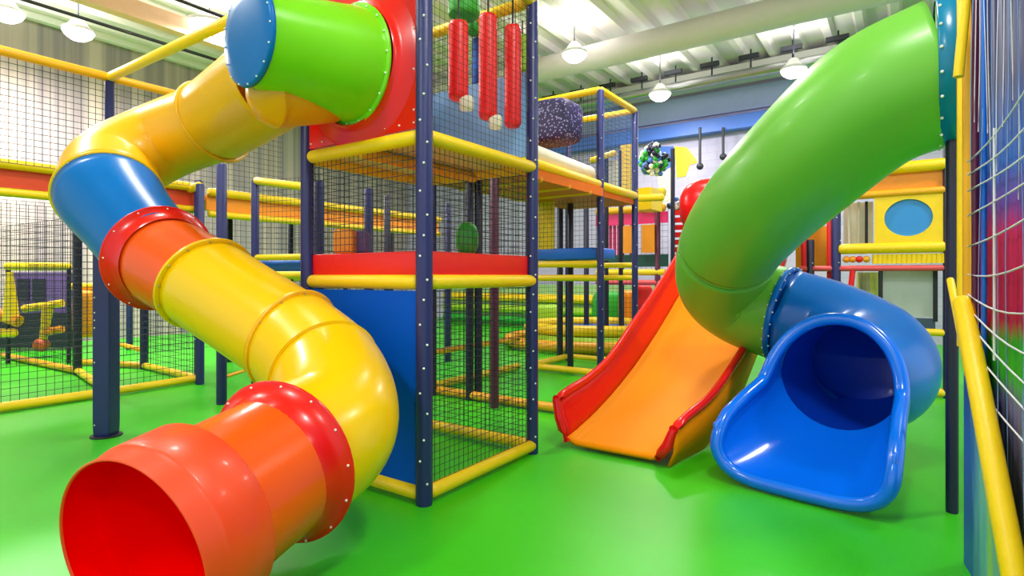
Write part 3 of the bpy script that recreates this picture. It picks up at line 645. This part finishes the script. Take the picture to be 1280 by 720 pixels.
# middle posts and platform seen between tube and tower
def mid_posts():
    t = thing('climbing_net', 'low climbing frame with navy posts and blue pad between tube slide and tower', 'climbing frame', gnd(277, 6.68))
    for px, Y, y1, r in ((277, 6.68, 205, .058), (250, 7.9, 230, .055), (319, 7.4, 224, .05), (162, 11.6, 240, .06)):
        z = at(px, y1, Y).z; post(t, gnd(px, Y), z, 'v_navy', r)
    a, b_ = at(319, 226, 7.4), at(400, 236, 6.9); beam(t, a, b_, .05)
    beam(t, at(250, 232, 7.9), at(205, 246, 8.6), .06); beam(t, at(319, 322, 7.4), at(400, 321, 6.9), .04)
    MB().pad(at(326, 333, 7.6), at(400, 333, 7.1), .10, 18).build('bolster', M['v_blue'], t)['label'] = 'blue bolster pad'
    beam(t, at(319, 344, 7.4), at(400, 344, 6.9), .05); beam(t, gnd(283, 6.7, .32), gnd(330, 7.6, .32), .02, 'v_amber')
    netp(t, at(319, 318, 7.4), at(400, 318, 6.9)-at(319, 318, 7.4), UP*.95, .07)
    netp(t, W(5.2, 5.1, 1.4), U*2.4, UP*1.4, .08); beam(t, W(5.2, 5.1, 1.4), W(7.6, 5.1, 1.4), .045); beam(t, W(5.2, 5.1, .5), W(7.6, 5.1, .5), .04, 'v_amber')
    beam(t, W(4.3, 5.1, .06), W(7.6, 5.1, .06), .05); beam(t, W(5.4, 2.9, .06), W(5.4, 5.1, .06), .05, 'v_amber')
mid_posts()

# ================================================================= RIGHT BACKGROUND PLAYHOUSE
def playhouse():
    a = 8.8; t = thing('playhouse', 'yellow playhouse level with round blue window behind the blue chute', 'playhouse', W(a, .4))
    def w(px, z):   # point on the front plane (u = a) under a picture column
        k = (px-640)/F; Y = a/(U.x*k+U.y); return Vector((k*Y, Y, z))
    for px, m, r, z1 in ((1186, 'v_dark', .06, 3.1), (1045, 'v_navy', .058, 3.1), (1013, 'v_dark', .05, 2.0)): post(t, w(px, 0), z1, m, r, tie=.3)
    for px in (1036, 1003): o = post(t, w(px, 0)+U*.15, 2.6, 'v_red', .04)
    beam(t, w(1040, 2.88), w(1186, 2.88), .075); beam(t, w(1040, 2.56), w(1186, 2.56), .05, 'v_amber')
    MB().obox((w(1040, 2.71)+w(1186, 2.71))/2+U*.06, (w(1186, 0)-w(1040, 0))/2, U*.03, UP*.12).build('roof_skirt', M['v_orange'], t)
    # window board with oval hole, blue pane set in
    P, Q = w(1093, 2.22), w(1180, 2.22); c = (P+Q)/2; ex = (Q-P)/2; ez = UP*.30; n = 48; vs = []; fs = []
    c2 = c+UP*0.02
    for s_ in (-1, 1):
        for i in range(n):
            th = 2*PI*i/n; x, z = math.cos(th), math.sin(th); k = 1/max(abs(x), abs(z))
            vs.append(c+ex*(x*k)+ez*(z*k)+U*(.02*s_)); vs.append(c2+ex*(x*.70)+ez*(z*.78)+U*(.02*s_))
    for s_ in (0, 1):
        o = s_*2*n
        for i in range(n): j = (i+1) % n; fs.append((o+2*i, o+2*j, o+2*j+1, o+2*i+1))
    for i in range(n): j = (i+1) % n; fs += [(2*i, 2*j, 2*n+2*j, 2*n+2*i), (2*i+1, 2*j+1, 2*n+2*j+1, 2*n+2*i+1)]
    MB().add(vs, fs).build('window_board', M['v_yellow'], t)
    pane = [c2+U*.012+ex*(.72*math.cos(2*PI*i/n))+ez*(.80*math.sin(2*PI*i/n)) for i in range(n)]
    MB().add(pane+[p+U*.01 for p in pane], [tuple(range(n)), tuple(range(n, 2*n))]).build('window_pane', mat('blue_pane', rgb(52, 140, 222), .35), t)['label'] = 'oval sky blue window'
    beam(t, w(1048, 1.86), w(1184, 1.86), .07); beam(t, w(1000, 1.60), w(1186, 1.60), .038, 'v_rail', 'rail', 'pinkish red rail under the window')
    x0, x1 = w(1094, 1.72), w(1180, 1.72)
    for k in range(15):
        p = x0.lerp(x1, k/14); MB().cyl(p-UP*.06, p+UP*.06, .035, n=10).build('roller', M['v_yellow'], t)
    for px, col in ((1058, 'v_orange'), (1066, 'v_orange'), (1074, 'v_red'), (1083, 'v_amber')):
        MB().ball(w(px, 1.72), .045, 10).build('bead', M[col], t)
    beam(t, w(1120, .06), w(1187, .06), .05); beam(t, w(1100, .8), w(1187, .8), .045)
    MB().obox((w(1052, 2.2)+w(1090, 2.2))/2+U*.3, (w(1090, 0)-w(1052, 0))/2, U*.01, UP*.3).build('side_board', M['v_cream'], t)
    for px in (1060, 1072, 1082): MB().cyl(w(px, 1.9)+U*.2, w(px, 2.5)+U*.2, .018, n=8).build('bar', M['v_cream'] if px != 1082 else M['dark'], t)
    MB().obox((w(985, 1.9)+w(1038, 1.9))/2+U*.7, (w(1038, 0)-w(985, 0))/2, U*.02, UP*.33).build('side_board', M['v_orange'], t)
    # grey board in dark frame, below the rail
    q0, q1 = w(1100, 1.28), w(1170, 1.28); c = (q0+q1)/2+U*.2; ex = (q1-q0)/2
    MB().obox(c, ex, U*.012, UP*.30).build('grey_board', M['grey'], t)
    for s_ in (-1, 1): MB().obox(c+ex*s_, ex.normalized()*.025, U*.02, UP*.36).build('board_frame', M['dark'], t)
    MB().obox(c-UP*.42, ex, U*.012, UP*.1).build('lower_board', mat('slate_board', rgb(70, 92, 122), .6), t)
    # slanted red leg, mast with weight, blue-yellow pillar
    MB().cyl(w(1066, 1.58), w(1056, .6), .035, n=10).build('brace', M['v_red'], t)
    MB().cyl(w(1101, 1.55)-U*.1, w(1101, .95)-U*.1, .012, n=8).cyl(w(1101, 1.1)-U*.1, w(1101, .92)-U*.1, .04, n=10).build('rope_weight', M['dark'], t)
    MB().cyl(w(1083, 1.55)+U*.5, w(1083, .3)+U*.5, .14, n=20).build('soft_column', mixmat('blue_yellow_column', [rgb(40, 90, 170), rgb(214, 214, 90), rgb(40, 90, 170)], [.3, .5, .7], 'x', -2, 2, .5, 1.0, (6, 6, .5)), t)
playhouse()

# ================================================================= BACK: PINK ROOM, TODDLER RINGS, SOFT SHAPES
def back_area():
    t = thing('pink_play_room', 'pink netted play room with orange boxes behind the yellow roofed frame', 'play room', W(12.0, 5.2))
    a = 11.8
    def w(px, z, aa=a): k = (px-640)/F; Y = aa/(U.x*k+U.y); return Vector((k*Y, Y, z))
    for px in (757, 777, 822, 733): post(t, w(px, 0), 3.4 if px != 822 else 3.0, 'v_plum' if px == 822 else 'v_dark', .06)
    for z, r, m in ((3.28, .09, 'v_yellow'), (2.95, .08, 'v_amber'), (1.58, .07, 'v_yellow')): beam(t, w(745, z), w(832, z), r, m)
    beam(t, w(745, 1.36), w(852, 1.36), .06, 'v_rail', 'rail')
    MB().obox((w(745, 2.75)+w(835, 2.75))/2, (w(835, 0)-w(745, 0))/2, U*.02, UP*.12).build('pink_band', M['v_pink'], t)
    for px in (762, 767, 772, 788): MB().cyl(w(px, 1.7)+U*.05, w(px, 2.7)+U*.05, .035, n=8).build('pink_bar', M['v_pink'], t)
    for x0, x1 in ((781, 795), (804, 820)): MB().obox((w(x0, 2.3)+w(x1, 2.3))/2-U*.05, (w(x1, 0)-w(x0, 0))/2, U*.05, UP*.3).build('orange_box', M['v_orange'], t)
    MB().obox((w(757, 1.83)+w(835, 1.83))/2, (w(835, 0)-w(757, 0))/2, U*.03, UP*.13).build('dark_green_band', mat('bottle_green_vinyl', rgb(14, 70, 66), .5), t)
    netp(t, w(745, 1.6), w(835, 0)-w(745, 0), UP*1.6, .12, .004, 'net')
    # red ladder wall beside the green tube
    q = thing('climbing_wall', 'red slatted climbing wall between the thin mast and the green tube', 'climbing wall', w(852, 0, 12.2))
    for i in range(8): MB().obox(w(856, 1.75+.16*i, 12.2), (w(868, 0, 12.2)-w(844, 0, 12.2))/2, U*.02, UP*.055).build('slat', M['v_red'], q)
    MB().cyl(w(841, 1.1, 11.9), w(841, 4.2, 11.9), .045, n=10).build('mast', M['v_dark'], q)
    # yellow panels behind the second frame
    q = thing('yellow_house', 'yellow and cream upper house panels behind the second frame', 'play house', w(775, 0, 10.6))
    MB().obox(w(786, 3.55, 10.6), (w(795, 0, 10.6)-w(776, 0, 10.6))/2, U*.03, UP*.55).build('panel', M['v_yellow'], q)
    MB().obox(w(765, 3.4, 10.7), (w(776, 0, 10.7)-w(755, 0, 10.7))/2, U*.02, UP*.45).build('panel', M['v_cream'], q)
    MB().obox(w(812, 3.05, 11.2), (w(822, 0, 11.2)-w(804, 0, 11.2))/2, U*.3, UP*.22).build('panel', M['v_yellow'], q)
    beam(q, w(755, 3.05, 10.6), w(830, 3.0, 10.6), .07); beam(q, w(738, 3.85, 10.5), w(770, 3.95, 10.5), .06)
    for px in (758, 776): MB().cyl(w(px, 0, 10.6), w(px, 4.0, 10.6), .045, n=10).build('mast', M['v_dark'], q)
    # mural on the back wall (generic shapes)
    m = MB(); ww = lambda px, py: (lambda p: p)(at(px, py, (A1-.02)/(U.x*(px-640)/F+U.y)))
    for name, m_, pts, lab in (('wall_mural', 'v_yellow', [(843, 183), (858, 184), (868, 196), (872, 203), (862, 206), (857, 220), (846, 222)], 'yellow painted patch on the lilac back wall'),
                          ('wall_mural', 'band2', [(824, 183), (842, 183), (842, 206), (832, 212), (822, 200)], 'blue painted patch on the lilac back wall'),
                          ('wall_mural', 'v_cream', [(822, 222), (832, 214), (842, 207), (842, 258), (826, 258)], 'cream painted patch low on the lilac back wall')):
        P = [ww(*p) for p in pts]; k = len(P); mb = MB().add(P+[p+U*.015 for p in P], [tuple(range(k)), tuple(range(k, 2*k))]+[(i, (i+1) % k, k+(i+1) % k, k+i) for i in range(k)])
        o = base_mesh(mb.build(name, M[m_])); tag(o, lab, 'mural')
    # thin masts hanging from the blue beam
    for px, py in ((875, 208), (904, 196)):
        T_ = thing('hanging_pole', 'thin black pole hanging from the blue beam, ' + ('the left one' if px == 875 else 'the right one'), 'pole', at(px, py, 14.6))
        MB().cyl(at(px, py, 14.6), Vector((at(px, py, 14.6).x, 14.6, 5.3)), .035, n=8).build('pole', M['dark'], T_); MB().ball(at(px, py, 14.6), .09, 8).build('weight', M['dark'], T_)
back_area()
def toddler():
    # curved low yellow walls with blue pool inside
    c = gnd(748, 12.3); t = thing('toddler_ring', 'low ring of yellow padding round a blue play pool at the back', 'play pool', c)
    for R, z, m in ((1.55, .14, 'v_amber'), (1.2, .42, 'v_yellow')):
        mb = MB(); P = [(c.x+R*1.25*math.cos(2*PI*i/40), c.y+R*math.sin(2*PI*i/40), z, .11) for i in range(41)]; sweep(mb, P, 12); mb.build('ring_pad', M[m], t)
    MB().lathe(c, UP, [(0, 1.5), (.30, 1.48), (.31, 0)], 36).build('step', M['v_lime'], t)
    MB().lathe(c+UP*.3, UP, [(0, 1.15), (.08, 1.15), (.09, 0)], 36).build('pool_mat', M['v_blue'], t)
    for px, Y, sx, sz, z, m, lab in ((760, 14.75, .40, .55, .55, 'v_green', 'tall bright green soft shape near the back wall'), (788, 14.1, .28, .40, .75, 'v_orange', 'orange rounded soft shape beside the green one'),
                               (684, 14.3, .36, .34, .45, 'v_lime', 'lime soft block seen left of the thin post'), (803, 13.2, .2, .3, 1.0, 'v_red', 'red soft shape behind the red slide wall')):
        o = base_mesh(MB().rbox(gnd(px, Y, z), Vector((sx, 0, 0)), Vector((0, .25, 0)), UP*sz, .4, 5).build('soft_shape', M[m])); tag(o, lab, 'soft shape')
    q = thing('back_fence', 'low green and yellow padded fence along the back of the hall', 'fence', W(14.2, 6))
    for z, m in ((.5, 'v_lime'), (.85, 'v_yellow'), (.18, 'v_green')): beam(q, W(14.2, 2.5, z), W(14.2, 12.5, z), .12, m, 'rail')
    MB().hbox(14.3, 14.5, 3.0, 12.5, .0, 1.25).build('board', mat('green_grey_board', rgb(150, 190, 130), .6, .2, 3.0), q)
    for i, (px, Y) in enumerate(((700, 10.2), (733, 13.7), (484, 9.0), (560, 10.0))):
        p = gnd(px, Y); o = base_mesh(MB().lathe(p, UP, [(0, .05), (.02, .055), (2.75, .055), (2.77, .04)], 12, True).build('padded_post', M['v_dark' if i % 2 == 0 else 'v_navy']))
        tag(o, ('thin dark post just right of the tower, inside the second frame', 'far dark post left of the second frame corner', 'dark post seen behind the orange block through the netting', 'dark post seen through the netting left of the twin inner posts')[i], 'post')
    # left background toys
    s_ = thing('seesaw', 'yellow and orange spring rocker with a rounded foot beyond the netting', 'rocker', gnd(56, 10.5))
    def L(px, py): return at(px, py, 10.5)
    MB().cyl(L(30, 386), L(78, 379), .07, n=12).build('seat_bar', M['v_yellow'], s_); MB().cyl(L(60, 384), L(54, 425), .09, .06, n=12).build('stem', M['v_yellow'], s_)
    MB().cyl(L(54, 416), L(78, 411), .07, n=12).build('foot_bar', M['v_orange'], s_); MB().ball(L(52, 431), .13, 12).build('foot', mat('rust_orange', rgb(222, 96, 40), .5), s_)
    s_ = thing('play_arch', 'yellow padded arch with upright arm at the far left', 'play arch', gnd(12, 9.8))
    def L(px, py): return at(px, py, 9.8)
    MB().pad(L(7, 333), L(88, 333), .07).build('top_bar', M['v_yellow'], s_); MB().cyl(L(12, 340), L(14, 400), .05, .12, n=12).build('arm', M['v_yellow'], s_)
    MB().pad(L(-20, 417), L(20, 416), .08).build('foot_bar', M['v_yellow'], s_); MB().cyl(L(-10, 390), L(24, 402), .1, n=12).build('cushion', M['v_orange'], s_)
    for px in (10, 86): MB().cyl(L(px, 333), gnd(px, 9.8), .035, n=10).build('post', M['v_dark'], s_)
    s_ = thing('soft_play_wall', 'purple and navy padded play wall with window openings at the far left', 'play wall', gnd(48, 11.6))
    def L(px, py): return at(px, py, 11.6)
    MB().obox(L(50, 370), Vector((.62, 0, 0)), Vector((0, .05, 0)), UP*.48).build('board', M['v_purple'], s_)
    for px in (33, 52): MB().obox(L(px, 362)-Vector((0, .06, 0)), Vector((.12, 0, 0)), Vector((0, .02, 0)), UP*.22).build('opening', M['v_dark'], s_)
    MB().obox(L(45, 412)-Vector((0, .04, 0)), Vector((.9, 0, 0)), Vector((0, .1, 0)), UP*.35).build('plinth', M['v_dark'], s_)
    s_ = thing('curved_slide', 'small amber curved play slide with yellow top rail behind the thick post', 'slide', gnd(112, 10.2))
    def L(px, py): return at(px, py, 10.2)
    mb = MB(); mb.rbox(L(110, 392), Vector((.17, 0, 0)), Vector((0, .2, 0)), UP*.42, .35, 5); mb.build('body', M['v_orange'], s_); MB().pad(L(90, 358), L(124, 358), .07).build('top_rail', M['v_yellow'], s_)
toddler()

# ================================================================= RIGHT EDGE: NET WALL CLOSE TO THE CAMERA
def right_edge():
    # mural wall behind the netting
    P = [Vector((2.46, 3.0, 0)), Vector((2.17, 2.3, 0)), Vector((1.88, 1.6, 0)), Vector((1.50, 0.7, 0))]
    mm = mixmat('ribbon_curtain', [rgb(240, 200, 160), rgb(150, 140, 214), rgb(70, 200, 60), rgb(60, 180, 60), rgb(226, 24, 92), rgb(220, 36, 110), rgb(120, 70, 180), rgb(30, 96, 196), rgb(14, 26, 92)],
                 [0.0, .27, .305, .35, .375, .50, .54, .60, .72], 'z', 0, 3.4, .5, .07, (70, 70, 2.5))
    t = thing('ribbon_curtain', 'tall curtain of navy, blue, magenta and green ribbons behind white ropes', 'curtain', P[0])
    mb = MB(); NN = 150; row0 = []; row1 = []
    for i in range(NN+1):
        s_ = i/NN*3; j = min(2, int(s_)); p = P[j].lerp(P[j+1], s_-j); d = (P[j+1]-P[j]).normalized(); nn = Vector((-d.y, d.x, 0))
        o_ = .012*math.sin(i*2.1)+.008*math.sin(i*5.3)
        row0.append(p+nn*o_); row1.append(p+nn*(o_*.7)+UP*4.2)
    mb.add(row0+row1, [(i, i+1, NN+2+i, NN+1+i) for i in range(NN)], True); mb.build('cloth', mm, t, solid=.01)
    # white net ropes
    d = (P[1]-P[0]).normalized(); nn = Vector((d.y, -d.x, 0)); nn = nn if nn.x < 0 else -nn
    def on(s_, z, off=.05): return P[0]+d*s_+nn*off+UP*z
    q = thing('rope_net', 'white rope net with sagging strands in front of the ribbon curtain', 'rope net', P[0]+nn*.05)
    for k in range(11):
        z = .98+k*.115; pts = []
        for i in range(15):
            s_ = i/14*1.8; pts.append(on(s_, z+(z-1.55)*.55*s_+.05*math.sin(2.2*s_+k)-.03*math.sin(PI*min(1, s_/.9))))
        mb = MB(); sweep(mb, [(p.x, p.y, p.z, .0045) for p in pts], 6); mb.build('rope', M['netw'], q)
    for k in range(34):
        s_ = .03+k*.05+random.uniform(-.02, .02); ln = random.uniform(-.10, .10); mb = MB(); z0_ = 0 if k % 3 == 0 else random.uniform(1.6, 2.3)
        pts = [on(max(.01, s_+ln*(z-2)*.6+.02*math.sin(z*2.7+k)), z, .045+.01*math.sin(z*3+k)) for z in [z0_+(4.2-z0_)*i/14 for i in range(15)]]
        sweep(mb, [(p.x, p.y, p.z, .0022) for p in pts], 5); mb.build('rope', M['netw' if k % 3 else 'ropeb'], q)
    # posts and poles
    f = thing('netted_barrier', 'right hand frame of black post and yellow poles holding the rope net', 'frame', gnd(1190, 3.62))
    pb = post(f, gnd(1190, 3.62), 4.3, 'v_dark', .034, label='thin black post with rope knots')
    for i in range(34):
        p = gnd(1190, 3.62, .1+i*.082); a = random.uniform(0, 6.28); MB().ball(p+Vector((.036*math.cos(a), -.034, 0)), .013, 8).build('knot', M['dark' if i % 3 else 'netw'], pb)
    MB().cyl(gnd(1203, 3.25, 1.1), gnd(1203, 3.25, 4.3), .026, n=14).build('pole', M['v_yellow'], f)
    MB().cyl(gnd(1210, 3.12, 1.0), gnd(1209, 3.12, 4.3), .024, n=14).build('pole', M['v_amber'], f)
    MB().cyl(at(1208, -10, 3.0), at(1198, 96, 3.0), .024, n=12).build('brace', M['v_yellow'], f)
    MB().cyl(at(1188, 350, 3.45), at(1212, 470, 2.85), .02, n=12).build('brace', M['v_yellow'], f)
    MB().pad(Vector((2.40, 3.04, 1.38)), Vector((1.93, 2.13, .10)), .046, 18).build('slanting_rail', M['v_yellow'], f)['label'] = 'thick yellow padded rail slanting to the floor'
    post(f, gnd(1219, 2.98), 4.2, 'v_plum', .016); post(f, gnd(1230, 2.86), 4.2, 'v_blue', .012)
    MB().cyl(gnd(1243, 2.7, 1.1), gnd(1243, 2.7, 2.2), .006, n=8).build('rope', M['netw'], f)
    # painted side board under the rail
    bm2 = mixmat('painted_side_board', [rgb(60, 110, 190), rgb(110, 170, 200), rgb(170, 210, 90), rgb(120, 190, 200), rgb(40, 90, 180)], [.25, .4, .5, .62, .8], 'x', -.88, -.40, .45, .5, (9, 9, 1.2))
    a, b_ = Vector((2.36, 2.98, 0)), Vector((1.95, 2.13, 0)); k = Vector((.015, -.008, 0))
    vs = [a, b_, b_+UP*.10, a+UP*1.28]; o = MB().add(vs+[p+k for p in vs], [(0, 1, 2, 3), (7, 6, 5, 4), (0, 4, 5, 1), (1, 5, 6, 2), (2, 6, 7, 3), (3, 7, 4, 0)]).build('side_board', bm2, f)
    o['label'] = 'blue and lime painted board below the slanting rail'
right_edge()
